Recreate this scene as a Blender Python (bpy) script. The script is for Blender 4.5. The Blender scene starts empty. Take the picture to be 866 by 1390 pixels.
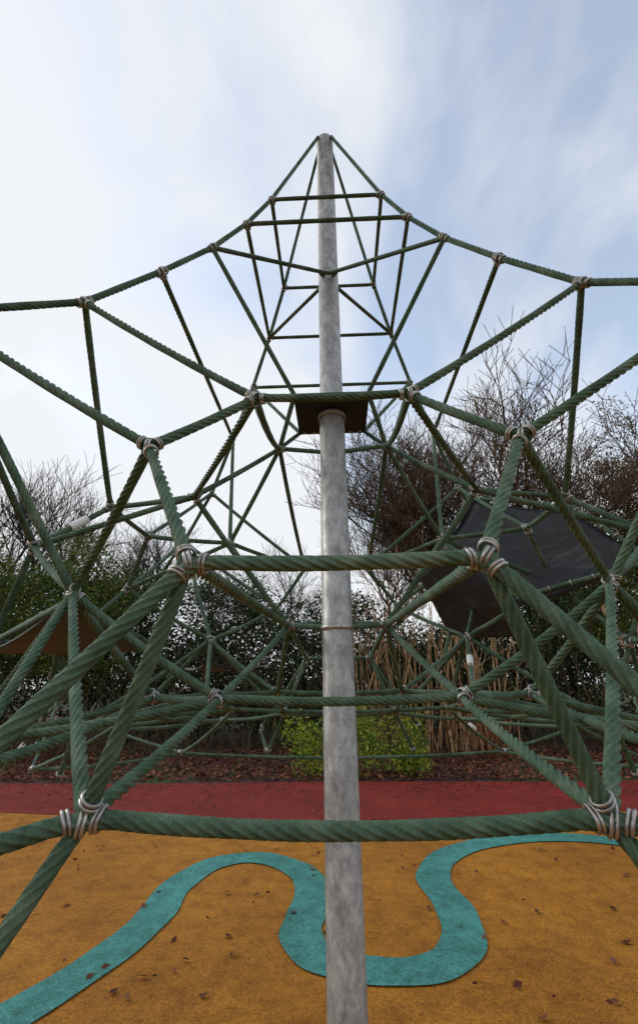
import bpy, math, random
import numpy as np
from mathutils import Vector, Matrix
random.seed(7); rng=np.random.default_rng(7)
EYE=1.38; D=1.8
sc=bpy.context.scene
col=sc.collection

# ---------------------------------------------------------------- helpers
def new_mat(name):
    m=bpy.data.materials.new(name); m.use_nodes=True
    nt=m.node_tree; b=nt.nodes['Principled BSDF']
    return m,nt,b
def ramp(nt,fac,stops):
    r=nt.nodes.new('ShaderNodeValToRGB')
    e=r.color_ramp.elements
    while len(e)<len(stops): e.new(.5)
    for i,(p,c) in enumerate(stops):
        e[i].position=p; e[i].color=(*c,1)
    nt.links.new(fac,r.inputs[0]); return r.outputs[0]
def noise(nt,scale,detail=4,rough=.55,vec=None,dist=0):
    n=nt.nodes.new('ShaderNodeTexNoise'); n.inputs['Scale'].default_value=scale
    n.inputs['Detail'].default_value=detail; n.inputs['Roughness'].default_value=rough
    n.inputs['Distortion'].default_value=dist
    if vec is None:
        t=nt.nodes.new('ShaderNodeTexCoord'); vec=t.outputs['Object']
    nt.links.new(vec,n.inputs['Vector']); return n.outputs['Fac']
def bump(nt,b,h,strength=.3,dist=.01):
    n=nt.nodes.new('ShaderNodeBump'); n.inputs['Strength'].default_value=strength
    n.inputs['Distance'].default_value=dist
    nt.links.new(h,n.inputs['Height']); nt.links.new(n.outputs[0],b.inputs['Normal'])
def mixc(nt,fac,a,b,mode='MIX'):
    n=nt.nodes.new('ShaderNodeMix'); n.data_type='RGBA'; n.blend_type=mode
    for s,v in ((n.inputs[0],fac),(n.inputs[6],a),(n.inputs[7],b)):
        if hasattr(v,'links'): nt.links.new(v,s)
        elif isinstance(v,tuple): s.default_value=(*v,1)
        else: s.default_value=v
    return n.outputs[2]
def mesh_obj(name,verts,faces,mat,parent=None,smooth=False):
    me=bpy.data.meshes.new(name)
    me.from_pydata(verts if isinstance(verts,list) else verts.tolist(),[],faces if isinstance(faces,list) else faces.tolist())
    me.materials.append(mat)
    if smooth: me.polygons.foreach_set('use_smooth',[True]*len(me.polygons))
    me.update()
    o=bpy.data.objects.new(name,me); col.objects.link(o)
    if parent: o.parent=parent
    return o
class MB:
    def __init__(s): s.v=[];s.f=[];s.n=0
    def add(s,v,f):
        v=np.asarray(v,float); f=np.asarray(f,int)
        s.v.append(v); s.f.append(f+s.n); s.n+=len(v)
    def obj(s,name,mat,parent=None,smooth=False):
        fs=[]
        for f in s.f: fs+=f.tolist()
        return mesh_obj(name,np.concatenate(s.v),fs,mat,parent,smooth)

# ---------------------------------------------------------------- materials
def rope_material():
    m,nt,b=new_mat('green_rope')
    n1=noise(nt,7,5,.65); n2=noise(nt,300,3); n3=noise(nt,28,4,.6)
    c=ramp(nt,n1,[(.3,(.056,.108,.064)),(.5,(.095,.165,.102)),(.72,(.18,.24,.17))])
    c2=mixc(nt,.6,c,ramp(nt,n2,[(.3,(.35,.4,.36)),(.7,(1,1,1))]),'MULTIPLY')
    c2=mixc(nt,.6,c2,ramp(nt,n3,[(.35,(.6,.6,.55)),(.55,(1,1,1)),(.75,(1.35,1.3,1.3))]),'MULTIPLY')
    nt.links.new(c2,b.inputs['Base Color']); b.inputs['Roughness'].default_value=.72
    b.inputs['Specular IOR Level'].default_value=.35
    bump(nt,b,n2,.5,.002); return m
def metal_material():
    m,nt,b=new_mat('stainless_clamp')
    b.inputs['Metallic'].default_value=.8; b.inputs['Roughness'].default_value=.4
    n=noise(nt,60,3); nt.links.new(ramp(nt,n,[(.3,(.22,.20,.18)),(.7,(.52,.50,.47))]),b.inputs['Base Color']); return m
def galv_material():
    m,nt,b=new_mat('galvanised_steel')
    t=nt.nodes.new('ShaderNodeTexCoord')
    mp=nt.nodes.new('ShaderNodeMapping'); mp.inputs['Scale'].default_value=(1,1,.6)
    nt.links.new(t.outputs['Object'],mp.inputs[0])
    n1=noise(nt,26,8,.7,mp.outputs[0]); n2=noise(nt,90,4,.6,mp.outputs[0]); n3=noise(nt,5,5,.65,mp.outputs[0])
    c=ramp(nt,n1,[(.34,(.26,.26,.255)),(.5,(.40,.40,.39)),(.66,(.55,.55,.535))])
    c=mixc(nt,.5,c,ramp(nt,n2,[(.38,(.6,.6,.58)),(.62,(1,1,1))]),'MULTIPLY')
    c=mixc(nt,.65,c,ramp(nt,n3,[(.35,(.62,.60,.56)),(.6,(1,1,1))]),'MULTIPLY')
    vv=nt.nodes.new('ShaderNodeTexVoronoi'); vv.inputs['Scale'].default_value=38; nt.links.new(mp.outputs[0],vv.inputs['Vector'])
    c=mixc(nt,.5,c,ramp(nt,vv.outputs['Distance'],[(.06,(1.6,1.6,1.6)),(.12,(1,1,1))]),'MULTIPLY')
    nt.links.new(c,b.inputs['Base Color'])
    b.inputs['Metallic'].default_value=.35
    nt.links.new(ramp(nt,n1,[(.3,(.6,)*3),(.7,(.40,)*3)]),b.inputs['Roughness'])
    bump(nt,b,n2,.15,.002); return m
def rubber_black():
    m,nt,b=new_mat('black_rubber_membrane')
    t=nt.nodes.new('ShaderNodeTexCoord')
    mp=nt.nodes.new('ShaderNodeMapping'); mp.inputs['Scale'].default_value=(1,.5,2.2); mp.inputs['Rotation'].default_value=(0,.6,0)
    nt.links.new(t.outputs['Object'],mp.inputs[0])
    n=noise(nt,5,8,.8,mp.outputs[0],.4); n2=noise(nt,180,2)
    c=ramp(nt,n,[(.42,(.008,.009,.012)),(.55,(.017,.018,.022)),(.72,(.08,.081,.086))])
    nt.links.new(c,b.inputs['Base Color']); b.inputs['Roughness'].default_value=.5
    b.inputs['Specular IOR Level'].default_value=.35
    bump(nt,b,n2,.3,.002); return m
def granule(name,c1,c2,c3):
    m,nt,b=new_mat(name)
    t=nt.nodes.new('ShaderNodeTexCoord')
    v=nt.nodes.new('ShaderNodeTexVoronoi'); v.inputs['Scale'].default_value=230
    nt.links.new(t.outputs['Object'],v.inputs['Vector'])
    sep=nt.nodes.new('ShaderNodeSeparateColor'); nt.links.new(v.outputs['Color'],sep.inputs[0])
    c=ramp(nt,sep.outputs[0],[(0,c1),(.5,c2),(1,c3)])
    big=noise(nt,1.1,6,.65); mid=noise(nt,7,6,.7); sm=noise(nt,35,3,.6)
    c=mixc(nt,.7,c,ramp(nt,big,[(.33,(.55,.50,.46)),(.62,(1,1,1))]),'MULTIPLY')
    c=mixc(nt,.6,c,ramp(nt,mid,[(.38,(.55,.51,.48)),(.56,(1,1,1))]),'MULTIPLY')
    c=mixc(nt,.5,c,ramp(nt,sm,[(.34,(.55,.52,.5)),(.5,(1,1,1))]),'MULTIPLY')
    nt.links.new(c,b.inputs['Base Color']); b.inputs['Roughness'].default_value=.75
    b.inputs['Specular IOR Level'].default_value=.2
    bump(nt,b,v.outputs['Distance'],.5,.004); return m
def leaf_mat(name,stops,rough=.5,trans=.0,dark=.4):
    m,nt,b=new_mat(name)
    g=nt.nodes.new('ShaderNodeNewGeometry')
    c=ramp(nt,g.outputs['Random Per Island'],stops)
    n=noise(nt,.9,3)
    c=mixc(nt,.75,c,ramp(nt,n,[(.35,(dark,dark,dark)),(.62,(1,1,1))]),'MULTIPLY')
    nt.links.new(c,b.inputs['Base Color']); b.inputs['Roughness'].default_value=rough
    b.inputs['Specular IOR Level'].default_value=.2
    if trans>0:
        tr=nt.nodes.new('ShaderNodeBsdfTranslucent'); nt.links.new(c,tr.inputs[0])
        mx=nt.nodes.new('ShaderNodeMixShader'); mx.inputs[0].default_value=trans
        out=nt.nodes['Material Output']
        nt.links.new(b.outputs[0],mx.inputs[1]); nt.links.new(tr.outputs[0],mx.inputs[2])
        nt.links.new(mx.outputs[0],out.inputs[0])
    return m
def bark(name,c1,c2):
    m,nt,b=new_mat(name)
    n=noise(nt,6,5); nt.links.new(ramp(nt,n,[(.35,c1),(.65,c2)]),b.inputs['Base Color'])
    b.inputs['Roughness'].default_value=.9; b.inputs['Specular IOR Level'].default_value=.1; return m
M_rope=rope_material(); M_metal=metal_material(); M_galv=galv_material(); M_mem=rubber_black()
M_white,_,b_=new_mat('white_sleeve'); b_.inputs['Base Color'].default_value=(.7,.7,.68,1); b_.inputs['Roughness'].default_value=.5

# ---------------------------------------------------------------- climbing net
net=bpy.data.objects.new('climbing_net',None); col.objects.link(net)
CAM=Vector((0,-D,0))
R=.0108
ropes=MB(); clamps=MB(); sleeves=MB()
node_out={}; node_thru={}
def rot(p,r):
    x,y,z=p
    for _ in range(r%4): x,y=-y,x
    return (x,y,z)
def mir(p): return (-p[0],p[1],p[2])
def densify(pts,closed,sag,bend=.05):
    P=[Vector(p) for p in pts]; n=len(P); out=[]
    def seg(a,b,step):
        L=(b-a).length; k=max(1,int(L/step)); res=[]
        for i in range(k):
            t=i/k; q=a.lerp(b,t); q.z-=sag*4*t*(1-t)*L; res.append(q)
        return res
    idx=range(n if closed else n-1)
    corners=[]
    for i in range(n):
        if not closed and i in (0,n-1): corners.append((P[i],P[i],P[i])); continue
        a,b,c=P[i-1],P[i],P[(i+1)%n]
        w=min(bend,.4*(a-b).length,.4*(c-b).length)
        corners.append((b+(a-b).normalized()*w,b,b+(c-b).normalized()*w))
    for i in idx:
        j=(i+1)%n
        a=corners[i][2]; b=corners[j][0]
        dist=((a+b)/2-CAM).length
        step=.0065 if dist<1.6 else (.009 if dist<3.2 else .02)
        out+=seg(a,b,step)
        if closed or j!=n-1:
            p0,p1,p2=corners[j]; L=(p2-p0).length; k=max(3,int(L/step))
            for q in range(k):
                t=q/k; out.append(p0*(1-t)**2+p1*2*t*(1-t)+p2*t*t)
    if not closed: out.append(P[-1])
    else: out.append(out[0].copy())
    return out
PH=np.arange(18)/18*2*math.pi
RAD=np.array([.62,1,1]*6)
def rope(pts,closed=False,sag=0.0,node=True,rad=R,bend=.04):
    if node:
        n=len(pts)
        for i,p in enumerate(pts):
            k=tuple(round(c,3) for c in p); o=[]
            if i>0 or closed: o.append((Vector(pts[i-1])-Vector(p)).normalized())
            if i<n-1 or closed: o.append((Vector(pts[(i+1)%n])-Vector(p)).normalized())
            node_out.setdefault(k,[]).extend(o)
            if len(o)==2: node_thru.setdefault(k,[]).append((o[1]-o[0]).normalized())
    C=densify(pts,closed,sag,bend)
    C=[c for i,c in enumerate(C) if i==0 or (c-C[i-1]).length>1e-5]
    n=len(C); T=[(C[min(i+1,n-1)]-C[max(i-1,0)]).normalized() for i in range(n)]
    up=Vector((0,0,1)) if abs(T[0].z)<.9 else Vector((1,0,0))
    u=T[0].cross(up).normalized(); U=[u]
    for i in range(1,n):
        u=(u-T[i]*u.dot(T[i])).normalized(); U.append(u)
    C=np.array([tuple(c) for c in C]);Ta=np.array([tuple(c) for c in T]);Ua=np.array([tuple(c) for c in U])
    Va=np.cross(Ta,Ua)
    s=np.concatenate([[0],np.cumsum(np.linalg.norm(np.diff(C,axis=0),axis=1))])
    tw=s/.125*2*math.pi+random.random()*6
    ang=PH[None,:]+tw[:,None]
    wob=1+.03*np.sin(s*37+random.random()*6)
    r=(rad*RAD)[None,:]*wob[:,None]
    V=C[:,None,:]+(np.cos(ang)*r)[...,None]*Ua[:,None,:]+(np.sin(ang)*r)[...,None]*Va[:,None,:]
    i=np.arange(n-1)[:,None]*18; j=np.arange(18)[None,:]; j2=(j+1)%18
    F=np.stack([i+j,i+j2,i+18+j2,i+18+j],-1).reshape(-1,4)
    V=V.reshape(-1,3)+np.array([0,0,EYE])
    ropes.add(V,F)
    ropes.add(V[:18],[list(range(18))[::-1]]); ropes.add(V[-18:],[list(range(18))])
def torus(mb,c,axis,R1,r1,stretch=None,seg=20,ms=7,st=1.2):
    ax=Vector(axis).normalized()
    if stretch is not None:
        a=Vector(stretch); a=(a-ax*a.dot(ax))
        a=a.normalized() if a.length>1e-3 else ax.orthogonal().normalized()
    else: a=ax.orthogonal().normalized(); st=1
    b=ax.cross(a)
    A=np.array(a);B=np.array(b);X=np.array(ax); vs=[]
    for i in range(seg):
        t=2*math.pi*i/seg
        dirr=A*math.cos(t)*st+B*math.sin(t); cen=np.array(c)+dirr*R1
        dn=dirr/np.linalg.norm(dirr)
        for j in range(ms):
            p=2*math.pi*j/ms
            vs.append(cen+dn*r1*math.cos(p)+X*r1*math.sin(p))
    vs=np.array(vs)+np.array([0,0,EYE])
    i=np.arange(seg)[:,None];j=np.arange(ms)[None,:]
    F=np.stack([i*ms+j,((i+1)%seg)*ms+j,((i+1)%seg)*ms+(j+1)%ms,i*ms+(j+1)%ms],-1).reshape(-1,4)
    mb.add(vs,F)
def tube(mb,p0,p1,r0,r1,seg=12,cap=True,off=EYE):
    p0=Vector(p0);p1=Vector(p1);t=(p1-p0).normalized();a=t.orthogonal().normalized();b=t.cross(a)
    vs=[]
    for p,r in ((p0,r0),(p1,r1)):
        for i in range(seg):
            an=2*math.pi*i/seg; vs.append(tuple(p+a*math.cos(an)*r+b*math.sin(an)*r+Vector((0,0,off))))
    F=[[i,(i+1)%seg,seg+(i+1)%seg,seg+i] for i in range(seg)]
    mb.add(vs,F)
    if cap:
        mb.add(vs[:seg],[list(range(seg))[::-1]]); mb.add(vs[seg:],[list(range(seg))])

# nodes (mast axis = origin, front = -y, z relative to eye height)
def dg(k,z): return (k,-k,z)
T=dg(.045,3.40); I=dg(.293,2.365); J=dg(.39,2.035); F_=dg(.5,1.73); H=dg(.634,1.43); G=dg(.783,1.123)
G2=dg(1.0,.87); G3=dg(1.6,.42); G4=dg(2.5,-.12); G5=dg(3.6,-.82); G6=dg(4.6,-1.36)
E=(.19,-.89,.65); Dn=(.37,-1.03,.44); Cn=(.2,-1.21,.153); A=(.3245,-1.127,-.151); B=dg(.675,.22)
O=(.3,-.57,-.03); P=(1.0,-.6,-.12); W=(.5,-1.38,-.25); V_=(.75,-1.45,-.2); U_=(.43,-1.22,-.36)
Q=(1.75,-1.1,-.42)
Kn=(.247,0,1.0); Nn=(.19,0,.21); Rn=(.52,-.3,.64)
pc=(.165,-.165,1.18)
for r in range(4):
    q=lambda p:rot(p,r)
    rope([q(p) for p in (T,I,J,F_,H,G,G2,G3,G4,G5,G6)],rad=.0115)
    rope([q(mir(G)),q(mir(E)),q(E),q(G)],sag=.01,bend=.06)
    rope([q(mir(W)),q(mir(Cn)),q(Cn),q(W)],sag=.012)
    rope([q(mir(V_)),q(mir(A)),q(A),q(V_)],sag=.02)
    rope([q(pc),q(F_)],node=False)
    rope([q(G2),q(B)])
    for s in (0,1):
        m=(lambda p:q(mir(p))) if s else q
        rope([m(G2),m(Dn),m(E)],sag=.01)
        rope([m(Dn),m(Cn),m(A)],sag=-.0,bend=.05)
        rope([m(Dn),m(B),m(A)],sag=.02,bend=.05)
        rope([m(U_),m(A),m(O)],sag=.01)
        rope([m(O),m(P)],sag=.02)
        rope([m(P),m(V_)],sag=.02)
        rope([m(B),m(O)],sag=.02)
        rope([m(P),m(Q),m(G4)],sag=.02)
    rope([q(P),q(B)])
    rope([q(V_),q(rot(mir(V_),1))],sag=.02)
    rope([q(U_),q(W)])
    rope([q(P),q((.6,-1.0,-.12))],sag=.02)
    rope([q(Q),q((1.1,-1.75,-.42))],sag=.02)
rope([F_,(0,-.073,2.05),mir(F_)],node=False,bend=.03)
rope([rot(J,2),(0.045,-.07,2.06)],node=False)
rope([rot(J,1),(-0.045,-.07,2.06)],node=False)
rope([rot(I,r) for r in range(4)],closed=True)
rope([rot(J,r) for r in range(4)],closed=True)
rope([rot(F_,1),rot(F_,2)])
rope([H,rot(H,1)]); rope([rot(H,2),rot(H,3)])
octo=lambda p:[x for r in range(4) for x in (rot(mir(p),r),rot(p,r))]
rope(octo(O),closed=True,sag=.015)
rope([rot((-.6,-1.0,-.12),2),rot((.6,-1.0,-.12),2)],sag=.015,node=False)
rope([rot((-1.1,-1.75,-.42),2),rot((1.1,-1.75,-.42),2)],sag=.015,node=False)
for r in (1,3):
    rope([rot((-.6,-1.0,-.12),r),rot((.6,-1.0,-.12),r)],sag=.015,node=False)
rope([mir(Kn),(0,.0,.97),Kn]); rope([mir(Nn),(0,0,.2),Nn])
rope([mir(Nn),(-.07,.07,.225),(.07,.07,.225),Nn],node=False)
for s in (1,-1):
    m=lambda p:(s*p[0],p[1],p[2])
    bk=lambda p:(p[0],-p[1],p[2])
    for g in (lambda p:p,bk):
        rope([m(g(E)),m(Kn),],sag=.03)
        rope([m(Kn),m(g(Rn)),m(Nn)],sag=.01)
        rope([m(g(O)),m(Nn)],sag=.01)
        er=(s*.89,g((0,-.19,0))[1],.65)
        rope([er,m(g(Rn)),m(g(E))],sag=.01)
        dr=(s*1.03,g((0,-.37,0))[1],.44)
        rope([dr,m(g(Rn))])
        rope([m(g(pc)),m(Kn)],node=False)
    rope([m(Cn),m(Nn)],sag=.0)
    rope([m(bk(Cn)),m(Nn)],sag=.0)
    rope([m(bk(H)),m(bk(Rn))])
ropes.obj('ropes',M_rope,net,True)
skip={tuple(round(c,3) for c in rot(p,r)) for p in (T,G5,G6) for r in range(4)}
for k,outs in node_out.items():
    if k in skip: continue
    if abs(k[0])<.01 and abs(k[1])<.05: continue
    c=Vector(k)
    x=outs[0].cross(outs[-1]); x=x.normalized() if x.length>1e-2 else outs[0].orthogonal()
    sel=[]
    for d in outs:
        if all(d.dot(e)<.9 for e in sel): sel.append(d)
    mean=sum(outs,Vector())/len(outs)
    for n_,d in enumerate(sel[:3]):
        cc=c+mean*.006
        for o in ((.017,.0228) if n_<2 else (.019,.0248)):
            torus(clamps,cc+d*o,d+x*.22,.0122,.0026,stretch=mean if mean.length>.05 else x,seg=16,ms=6,st=1.12)
    for t in node_thru.get(k,[])[:1]:
        for o in (-.003,.003):
            torus(clamps,c+t*o+mean*.008,t+x*.2,.0148,.0027,stretch=mean if mean.length>.05 else x,st=1.3)
clamps.obj('wire_clamps',M_metal,net,True)
def sleeve(a,b,t,L=.07,r=.0155):
    a=Vector(a);b=Vector(b);d=(b-a).normalized();c=a.lerp(b,t)
    tube(sleeves,c-d*L/2,c+d*L/2,r,r,14)
sleeve((-.89,-.19,.65),(-1.03,-.37,.44),.45)
sleeve(rot(mir(Cn),3),rot(Cn,3),.5); sleeve(rot(G3,2),rot(G4,2),.4,.12); sleeve(rot(G4,2),rot(G5,2),.6,.2,.02); sleeve(rot(G4,1),rot(G5,1),.6,.2,.02)
sleeve(rot(P,1),rot(Q,1),.4); sleeve(rot(B,1),rot(O,1),.5)
w0=lambda p:Vector((p[0],p[1]-D,p[2]))
sleeve(w0((.81,2.41,.975)),w0((1.15,2.06,.78)),.9,.06)
sleeves.obj('white_sleeves',M_white,net,True)
# mast
def lathe(name,prof,mat,parent,seg=48):
    mb=MB(); vs=[]
    for r,z in prof:
        for i in range(seg):
            a=2*math.pi*i/seg; vs.append((r*math.cos(a),r*math.sin(a),z))
    n=len(prof); F=[[i*seg+j,i*seg+(j+1)%seg,(i+1)*seg+(j+1)%seg,(i+1)*seg+j] for i in range(n-1) for j in range(seg)]
    mb.add(vs,F); mb.add(vs[-seg:],[list(range(seg))]); 
    return mb.obj(name,mat,parent,True)
zs=EYE+1.14
lathe('steel_mast',[(.15,.0),(.15,.02),(.062,.021),(.059,.03),(.059,zs),(.056,zs+.004),(.055,EYE+3.36),(.056,EYE+3.362),(.056,EYE+3.425),(.052,EYE+3.432)],M_galv,net)
lathe('mast_collar',[(.060,zs+.01),(.067,zs+.012),(.067,zs+.03),(.058,zs+.032)],M_galv,net)
lathe('mast_collar_lower',[(.0595,EYE+.19),(.065,EYE+.192),(.065,EYE+.205),(.0595,EYE+.207)],M_metal,net)
import bmesh
def slab(name,pts,th,mat,parent,cuts=0,sag=0):
    bm=bmesh.new(); vs=[bm.verts.new(p) for p in pts]; f=bm.faces.new(vs)
    bmesh.ops.poke(bm,faces=[f])
    for _ in range(cuts): bmesh.ops.subdivide_edges(bm,edges=bm.edges[:],cuts=1,use_grid_fill=True)
    c=sum((Vector(p) for p in pts),Vector())/len(pts); mx=max((Vector(p)-c).length for p in pts)
    for v in bm.verts:
        d=(v.co-c).length/mx; v.co.z-=sag*max(0,1-d*d)+.006*math.sin(v.co.x*23+v.co.y*17)*(1 if sag else 0)
    me=bpy.data.meshes.new(name); bm.to_mesh(me); bm.free(); me.materials.append(mat)
    o=bpy.data.objects.new(name,me); col.objects.link(o); o.parent=parent
    s=o.modifiers.new('s','SOLIDIFY'); s.thickness=th; s.offset=0
    for p in me.polygons: p.use_smooth=bool(cuts)
    return o
zz=EYE+1.18
slab('crow_nest_plate',[(-.17,-.17,zz),(.17,-.17,zz),(.17,.17,zz),(-.17,.17,zz)],.012,M_mem,net)
bolts=MB()
for x in (-.14,-.09,.09,.14):
    for y in (-.14,.14): tube(bolts,(x,y,1.165),(x,y,1.195),.009,.009,8)
bolts.obj('plate_bolts',M_metal,net,True)
w=lambda p:(p[0],p[1]-D,p[2]+EYE)
P1=w((.81,2.41,.975));P2=w((1.15,2.06,.78));P3=w((1.33,1.88,.46));P4=w((.85,2.15,.365));P5=w((.61,2.42,.72))
Q1=w((.5,2.69,.61));Q2=w((.68,2.85,.28));Q3=w((.91,2.48,.24))
slab('membrane',[P5,P1,P2,P3,P4],.008,M_mem,net,cuts=3,sag=.05)
slab('membrane_flap',[P5,P4,Q3,Q2,Q1],.008,M_mem,net,cuts=3,sag=.03)
slab('membrane_side',[(-.69,-.66,EYE+.20),(-1.21,-.19,EYE+.15),(-1.21,.2,EYE+.15),(-.8,.15,EYE+.17)],.008,M_mem,net,cuts=3,sag=.03)
slab('membrane_back',[(-.7,.7,EYE+.12),(-.95,1.1,EYE+.1),(-.55,1.0,EYE+.12)],.008,M_mem,net,cuts=2,sag=.03)
ropes=MB()
loc=lambda p:(p[0],p[1],p[2]-EYE)
rope([loc(p) for p in (P5,P1,P2,P3,P4)],closed=True,node=False)
rope([loc(p) for p in (P5,Q1,Q2,Q3,P4)],node=False)
rope([loc(P1),(.783,.783,1.123)],node=False)
rope([loc(P3),(1.21,.2,.153)],node=False)
rope([loc(Q2),(.6,1.0,.1)],node=False)
rope([(-.69,-.66,.2),(-1.21,-.19,.15),(-1.21,.2,.15),(-.8,.15,.17)],closed=True,node=False)
ropes.obj('membrane_edge_ropes',M_rope,net,True)
lac=MB()
for a,b in ((P5,P1),(P1,P2),(P2,P3),(P5,Q1),(P4,P3)):
    a=Vector(loc(a));b=Vector(loc(b)); n=6
    for i in range(n):
        torus(lac,a.lerp(b,(i+.5)/n),(b-a),.0135,.0028,seg=14,ms=6)
lac.obj('lacing_rings',M_metal,net,True)

# ---------------------------------------------------------------- ground
M_soil,nt,b=new_mat('soil_and_grass')
n1=noise(nt,.35,5); n2=noise(nt,14,6,.7)
c=ramp(nt,n1,[(.48,(.075,.036,.024)),(.60,(.05,.085,.022))])
c=mixc(nt,.7,c,ramp(nt,n2,[(.3,(.4,.38,.36)),(.7,(1,1,1))]),'MULTIPLY')
nt.links.new(c,b.inputs['Base Color']); b.inputs['Roughness'].default_value=.95; bump(nt,b,n2,.8,.05)
mesh_obj('ground',[(-400,-400,-.006),(400,-400,-.006),(400,400,-.006),(-400,400,-.006)],[[0,1,2,3]],M_soil)
M_or=granule('orange_rubber',(.24,.092,.009),(.45,.18,.016),(.60,.265,.03))
M_red=granule('red_rubber',(.13,.013,.010),(.24,.024,.018),(.33,.045,.03))
M_teal=granule('teal_rubber',(.04,.19,.175),(.07,.31,.28),(.14,.42,.37))
def sheet(name,pts,z,mat):
    return mesh_obj(name,[(x,y-D,z) for x,y in pts],[list(range(len(pts)))],mat)
edge=[(-11,8.1),(-7,8.25),(-3,8.2),(0,8.3),(3,8.25),(6,8.35),(11,8.2)]
sheet('rubber_surface',[(-11,-6),(11,-6)]+edge[::-1],.0,M_or)
bd=[(-11,6.8),(-7,6.7),(-5,6.6),(-3.4,6.35),(-2,6.15),(0,6.12),(1.5,6.2),(3,6.45),(4.5,6.6),(7,6.75),(11,6.7)]
def catmull(P,k=10):
    out=[]
    for i in range(len(P)-1):
        p0=np.array(P[max(i-1,0)],float);p1=np.array(P[i],float);p2=np.array(P[i+1],float);p3=np.array(P[min(i+2,len(P)-1)],float)
        for j in range(k):
            t=j/k; out.append(.5*((2*p1)+(-p0+p2)*t+(2*p0-5*p1+4*p2-p3)*t*t+(-p0+3*p1-3*p2+p3)*t**3))
    out.append(np.array(P[-1],float)); return out
bs=catmull(bd); es=catmull(edge)
sheet('red_rubber_surface',[tuple(p) for p in bs]+[tuple(p) for p in es[::-1]],.004,M_red)
path=[(-1.95,2.2),(-1.6,2.75),(-1.36,3.3),(-1.26,3.8),(-1.27,4.3),(-1.1,4.78),(-.75,4.92),(-.4,4.68),(-.24,4.32),(-.25,3.9),(-.27,3.6),(-.15,3.35),(.12,3.24),(.45,3.26),(.68,3.5),(.74,3.95),(.70,4.5),(.95,5.03),(1.5,5.4),(2.2,5.5),(2.85,5.25),(3.5,4.85),(4.3,4.8)]
cs=catmull(path,16); vs=[];fs=[]
for i,p in enumerate(cs):
    a=cs[max(i-1,0)];b2=cs[min(i+1,len(cs)-1)];d=(b2-a)/np.linalg.norm(b2-a);nn=np.array([-d[1],d[0]])*(.13+.004*math.sin(i*.4))
    vs+= [(p[0]+nn[0],p[1]+nn[1]-D,.008),(p[0]-nn[0],p[1]-nn[1]-D,.008)]
    if i: fs.append([2*i-2,2*i-1,2*i+1,2*i])
mesh_obj('teal_path',vs,fs,M_teal)

# ---------------------------------------------------------------- leaves
def leaves(name,cen,size,mat,flat=False,aspect=.55,curl=.25):
    n=len(cen); cen=np.asarray(cen,float)
    a=rng.normal(size=(n,3)); 
    if flat: a[:,2]*=.25
    a/=np.linalg.norm(a,axis=1)[:,None]
    b=rng.normal(size=(n,3))
    if flat: b[:,2]*=.25
    b-=a*(a*b).sum(1)[:,None]; b/=np.linalg.norm(b,axis=1)[:,None]
    c=np.cross(a,b); s=(size*rng.uniform(.6,1.35,n))[:,None]
    V=np.stack([cen-a*s*.5,cen+b*s*aspect*.5+c*s*curl*.3,cen+a*s*.5,cen-b*s*aspect*.5+c*s*curl*.3],1).reshape(-1,3)
    if flat: V[:,2]=np.maximum(V[:,2],.010)
    me=bpy.data.meshes.new(name); me.vertices.add(4*n); me.vertices.foreach_set('co',V.ravel())
    me.loops.add(4*n); me.loops.foreach_set('vertex_index',np.arange(4*n))
    me.polygons.add(n); me.polygons.foreach_set('loop_start',np.arange(n)*4); me.polygons.foreach_set('loop_total',np.full(n,4))
    me.materials.append(mat); me.update(); me.validate()
    o=bpy.data.objects.new(name,me); col.objects.link(o); return o
def clump_pts(cl,per):
    out=[]
    for (x,y,z,rx,ry,rz) in cl:
        n=int(per*rx*rz); d=rng.normal(size=(n,3)); d/=np.linalg.norm(d,axis=1)[:,None]
        r=rng.uniform(.15,1.0,n)**.5*(1+.12*rng.normal(size=n))
        p=d*r[:,None]*np.array([rx,ry,rz])+np.array([x,y,z])
        out.append(p[p[:,2]>.02])
    return np.concatenate(out)
M_dark=leaf_mat('evergreen_leaves',[(0,(.012,.024,.009)),(.6,(.032,.056,.017)),(.88,(.065,.095,.028)),(1,(.11,.075,.03))],.5,.15)
M_olive=leaf_mat('olive_leaves',[(0,(.035,.06,.012)),(.5,(.09,.14,.022)),(1,(.22,.24,.04))],.5,.25)
M_tan=leaf_mat('tan_leaves',[(0,(.08,.045,.016)),(.5,(.17,.10,.032)),(1,(.27,.18,.05))],.6,.25,.55)
M_laurel=leaf_mat('laurel_leaves',[(0,(.05,.12,.015)),(.4,(.13,.24,.025)),(.75,(.33,.40,.04)),(1,(.62,.56,.06))],.4,.3,.7)
M_brown=leaf_mat('brown_leaves',[(0,(.05,.018,.012)),(.5,(.14,.042,.025)),(1,(.28,.12,.06))],.7,.1,.5)
M_rust=leaf_mat('rust_leaves',[(0,(.10,.03,.012)),(1,(.34,.10,.03))],.7,.2)
def hprof(x):
    pts=[(-22,8),(-12,6.6),(-9.5,6.1),(-7,5.6),(-5,4.8),(-3,4.7),(-1,4.8),(0,4.5),(2,3.6),(4,3.6),(6,4.8),(8,6.2),(12,7.4),(22,8)]
    return np.interp(x,[p[0] for p in pts],[p[1] for p in pts])
def mass(x0,x1,y0,y1,n,hs=1,rmin=.45,rmax=.95,zlo=.03):
    cl=[]
    for _ in range(n):
        x=rng.uniform(x0,x1); y=rng.uniform(y0,y1); r=rng.uniform(rmin,rmax)
        h=hprof(x)*hs*(.87+.1*math.sin(x*1.7+1)+.06*math.sin(x*4.1)+rng.uniform(-.1,.1))
        z=rng.uniform(zlo,1)**.8*(h-r*.5)
        cl.append((x,y-D,max(z,.3),r,r*.8,r*rng.uniform(.5,.9)))
    return cl
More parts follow.
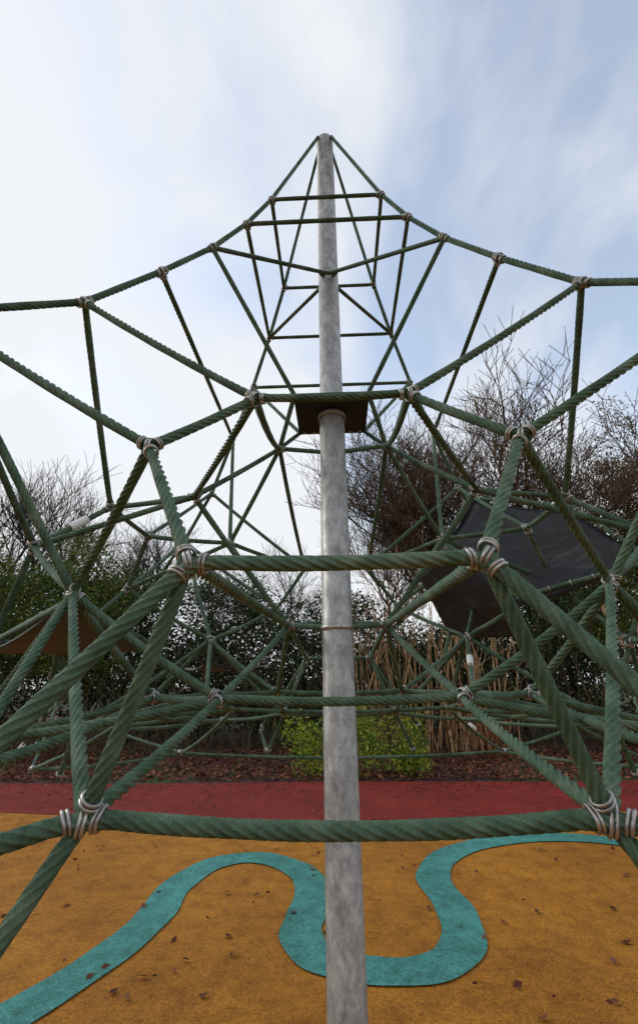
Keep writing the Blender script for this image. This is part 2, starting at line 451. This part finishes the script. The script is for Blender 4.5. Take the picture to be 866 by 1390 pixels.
leaves('evergreen_hedge',clump_pts(mass(-7.5,7.5,12.4,14.4,300,.97,.35,.85),1000),.085,M_dark)
leaves('evergreen_hedge',clump_pts(mass(-20,20,15.8,18.5,440,1.0,.7,1.2),480),.14,M_dark)
leaves('olive_shrub',clump_pts(mass(-14,-6.0,11.4,13.6,200,1.0,.35,.8,.2),1150),.08,M_olive)
leaves('shrub',clump_pts(mass(6.8,15,12.5,15,90,.8),800),.085,M_olive)
leaves('beech_hedge',clump_pts(mass(7.2,15,15,17,260,1.5,.35,.85,.5),560),.09,M_tan)
leaves('pine_tree',clump_pts([(x,14.6-D,z+.6,.8,.7,.4) for x,z in [(9.8,6.9),(10.5,7.3),(11.1,7.7),(11.8,7.0),(12.4,7.8),(11.4,8.2),(10.2,6.3),(13,6.8),(12.2,6.0)]],1500),.09,M_dark,aspect=.3)
lb=[(x,8.8-D+rng.uniform(-.2,.35),rng.uniform(.12,1.02)*(1-.12*abs(x)),.3,.3,.26) for x in rng.uniform(-.85,1.35,48)]
leaves('laurel_bush',clump_pts(lb,1900),.055,M_laurel,aspect=.5)
lb=[(x,10.4-D+rng.uniform(-.3,.3),rng.uniform(.2,.8),.4,.3,.3) for x in rng.uniform(2.0,3.3,9)]
leaves('rust_shrub',clump_pts(lb,800),.06,M_rust)
n=34000
x=rng.uniform(-14,14,n); y=8.3+np.abs(rng.normal(0,1,n))*2.8
leaves('leaf_litter',np.stack([x,y-D,rng.uniform(.01,.06,n)],1),.085,M_brown,flat=True)
n=420
x=rng.uniform(-5,5,n); y=rng.uniform(2.6,8.2,n)
leaves('fallen_leaves',np.stack([x,y-D,np.full(n,.014)],1),.05,M_brown,flat=True,aspect=.6)
n=620; x=rng.uniform(-9,9,n); y=8.25-np.abs(rng.normal(0,.55,n))
leaves('fallen_leaves',np.stack([x,y-D,np.full(n,.014)],1),.05,M_brown,flat=True,aspect=.6)

# ---------------------------------------------------------------- trees
M_bark=bark('bare_bark',(.075,.048,.030),(.17,.115,.075))
M_bark2=bark('grey_bark',(.06,.047,.038),(.12,.10,.08))
M_twig=bark('twig_bark',(.05,.038,.022),(.13,.09,.055))
M_cane=bark('dead_cane',(.28,.16,.08),(.50,.33,.18))
def bare_tree(name,x,y,h,mat,seed,spread=.5,levels=6,trunk=.35,kids=(2,3),r0=None,thin=.005):
    rd=random.Random(seed); segs=[]
    def grow(p,d,L,r,lv):
        k=3 if lv>1 else 2
        q=p
        for i in range(k):
            d2=(d+Vector((rd.gauss(0,.12),rd.gauss(0,.12),rd.gauss(.02,.07)))).normalized()
            e=q+d2*L/k; ra=r*(1-.3*i/k); rb=r*(1-.3*(i+1)/k)
            segs.append((q,e,max(ra,thin),max(rb,thin))); q=e; d=d2
            if lv>0 and i<k-1 and lv<levels:
                if rd.random()<.85: child(q,d,L*rd.uniform(.55,.8),rb*.55,lv-1)
        if lv>0:
            for _ in range(rd.randint(*kids)): child(q,d,L*rd.uniform(.65,.9),r*.62,lv-1)
    def child(q,d,L,r,lv):
        a=Vector((rd.gauss(0,1),rd.gauss(0,1),rd.gauss(.15,.5))).normalized()
        nd=(d*(1-spread*.6)+a*spread+Vector((0,0,.12))).normalized()
        grow(q,nd,L,r,lv)
    grow(Vector((x,y-D,0)),Vector((0,0,1)),h*trunk,r0 or h*.016,levels)
    V=[];F=[];nn=0
    for a,b,ra,rb in segs:
        t=(b-a).normalized(); u=t.orthogonal().normalized(); w2=t.cross(u); ns=6 if ra>.05 else 3
        for p,r in ((a,ra),(b,rb)):
            for i in range(ns):
                an=2*math.pi*i/ns; V.append(tuple(p+u*math.cos(an)*r+w2*math.sin(an)*r))
        F+=[[nn+i,nn+(i+1)%ns,nn+ns+(i+1)%ns,nn+ns+i] for i in range(ns)]; nn+=2*ns
    V=np.array(V); z=V[:,2].max(); V[:,2]*=h/z
    return mesh_obj(name,V,F,mat,smooth=True)
for (x,y,h,m,s,sp,lv,tk,th) in [(3.3,15.0,12.6,M_bark,3,.55,7,.27,.008),(5.0,16.5,10.6,M_bark,5,.5,6,.28,.008),(1.6,17,9.0,M_bark,21,.5,6,.28,.006),
    (-13.5,17,10.8,M_bark2,8,.5,6,.28,.006),(-8.5,19,8.8,M_bark2,9,.5,6,.28,.005),(-4.5,20,7.8,M_bark2,12,.5,6,.28,.005),(-.6,21,8.0,M_bark2,13,.5,6,.28,.005),
    (8.5,18,9.0,M_bark,14,.5,6,.28,.007),(12.5,18,9.4,M_bark,15,.5,6,.28,.007)]:
    bare_tree('bare_tree',x,y,h,m,s,sp,lv,tk,thin=th)
def canes(name,n,x0,x1,y0,y1,h0,h1,mat,r=.012,lean=.12):
    mb=MB()
    for _ in range(n):
        x=rng.uniform(x0,x1);y=rng.uniform(y0,y1)-D;h=rng.uniform(h0,h1);p=Vector((x,y,0));d=Vector((rng.normal(0,lean),rng.normal(0,lean),1)).normalized()
        rr=r*rng.uniform(.5,1.4)
        for i in range(4):
            e=p+d*h/4; tube(mb,p,e,rr*(1-.2*i),rr*(.8-.2*i)+.001,4,False,0); p=e; d=(d+Vector((rng.normal(0,.09),rng.normal(0,.07),-.02))).normalized()
            if rng.random()<.6: tube(mb,p,p+Vector((rng.normal(0,.3),rng.normal(0,.3),.4)),rr*.5,.002,3,False,0)
    return mb.obj(name,mat,None,True)
canes('dead_canes',85,.4,3.9,11.2,12.3,1.8,4.6,M_cane,.022,.16)
canes('shrub_twigs',170,-8,3.9,11,12.4,1.2,3.8,M_twig,.013,.4)
canes('shrub_twigs',150,4.0,13,11,12.6,1.2,4.2,M_twig,.013,.3)
mb=MB()
tube(mb,(7.6,12-D,0),(7.5,12-D,1.2),.19,.15,12,False,0);tube(mb,(7.5,12-D,1.2),(7.7,12-D,3.2),.15,.10,12,False,0);tube(mb,(7.5,12-D,1.1),(6.8,12.1-D,3.4),.09,.05,10,False,0)
mb.obj('tree_trunk',M_cane,None,True)

# ---------------------------------------------------------------- world, sun
wd=bpy.data.worlds.new('World'); sc.world=wd; wd.use_nodes=True; nt=wd.node_tree
bg=nt.nodes['Background']; sky=nt.nodes.new('ShaderNodeTexSky'); sky.sky_type='NISHITA'; sky.sun_disc=False
el,az=math.radians(32),math.radians(-75)
sky.sun_elevation=el; sky.sun_rotation=az
tc=nt.nodes.new('ShaderNodeTexCoord')
mp=nt.nodes.new('ShaderNodeMapping'); mp.inputs['Scale'].default_value=(1.3,.8,1.1); mp.inputs['Rotation'].default_value=(.2,.7,.3); mp.inputs['Location'].default_value=(.35,0,.2)
nt.links.new(tc.outputs['Generated'],mp.inputs[0])
nz=noise(nt,2.3,7,.5,mp.outputs[0],.35)
sx=nt.nodes.new('ShaderNodeSeparateXYZ'); nt.links.new(tc.outputs['Generated'],sx.inputs[0])
def mth(op,a,b=0,c=0):
    n=nt.nodes.new('ShaderNodeMath'); n.operation=op
    for i,v in enumerate((a,b,c)):
        if hasattr(v,'links'): nt.links.new(v,n.inputs[i])
        else: n.inputs[i].default_value=v
    return n.outputs[0]
f=mth('MULTIPLY_ADD',nz,2.5,-.65)
f=mth('MULTIPLY_ADD',sx.outputs[0],-.48,f)
f=mth('MULTIPLY_ADD',sx.outputs[2],-.90,mth('ADD',f,.82))
cl=nt.nodes.new('ShaderNodeClamp'); nt.links.new(f,cl.inputs[0]); cl.inputs[1].default_value=.28; cl.inputs[2].default_value=1
blue=mixc(nt,1.0,sky.outputs[0],(2.3,2.15,1.95),'MULTIPLY')
cc=mixc(nt,cl.outputs[0],blue,(5.9,6.05,6.3))
nt.links.new(cc,bg.inputs[0]); bg.inputs[1].default_value=.15
sl=bpy.data.lights.new('sun','SUN'); sl.energy=1.1; sl.angle=math.radians(12); sl.color=(1,.95,.88)
so=bpy.data.objects.new('sun',sl); col.objects.link(so)
dv=Vector((math.sin(az)*math.cos(el),math.cos(az)*math.cos(el),math.sin(el)))
so.rotation_euler=dv.to_track_quat('Z','Y').to_euler()

# ---------------------------------------------------------------- camera
cd=bpy.data.cameras.new('camera'); cam=bpy.data.objects.new('camera',cd); col.objects.link(cam)
cd.sensor_width=36; cd.lens=600/1390*36; cd.shift_y=-45/1390; cd.clip_start=.02; cd.clip_end=2000
Mx=Matrix.Rotation(math.radians(2.07),4,'Z')@Matrix.Rotation(math.radians(115),4,'X')@Matrix.Rotation(math.radians(-.6),4,'Z')
cam.matrix_world=Matrix.Translation((0,-D,EYE))@Mx
sc.camera=cam
sc.view_settings.view_transform='Standard'; sc.view_settings.look='None'; sc.view_settings.exposure=0
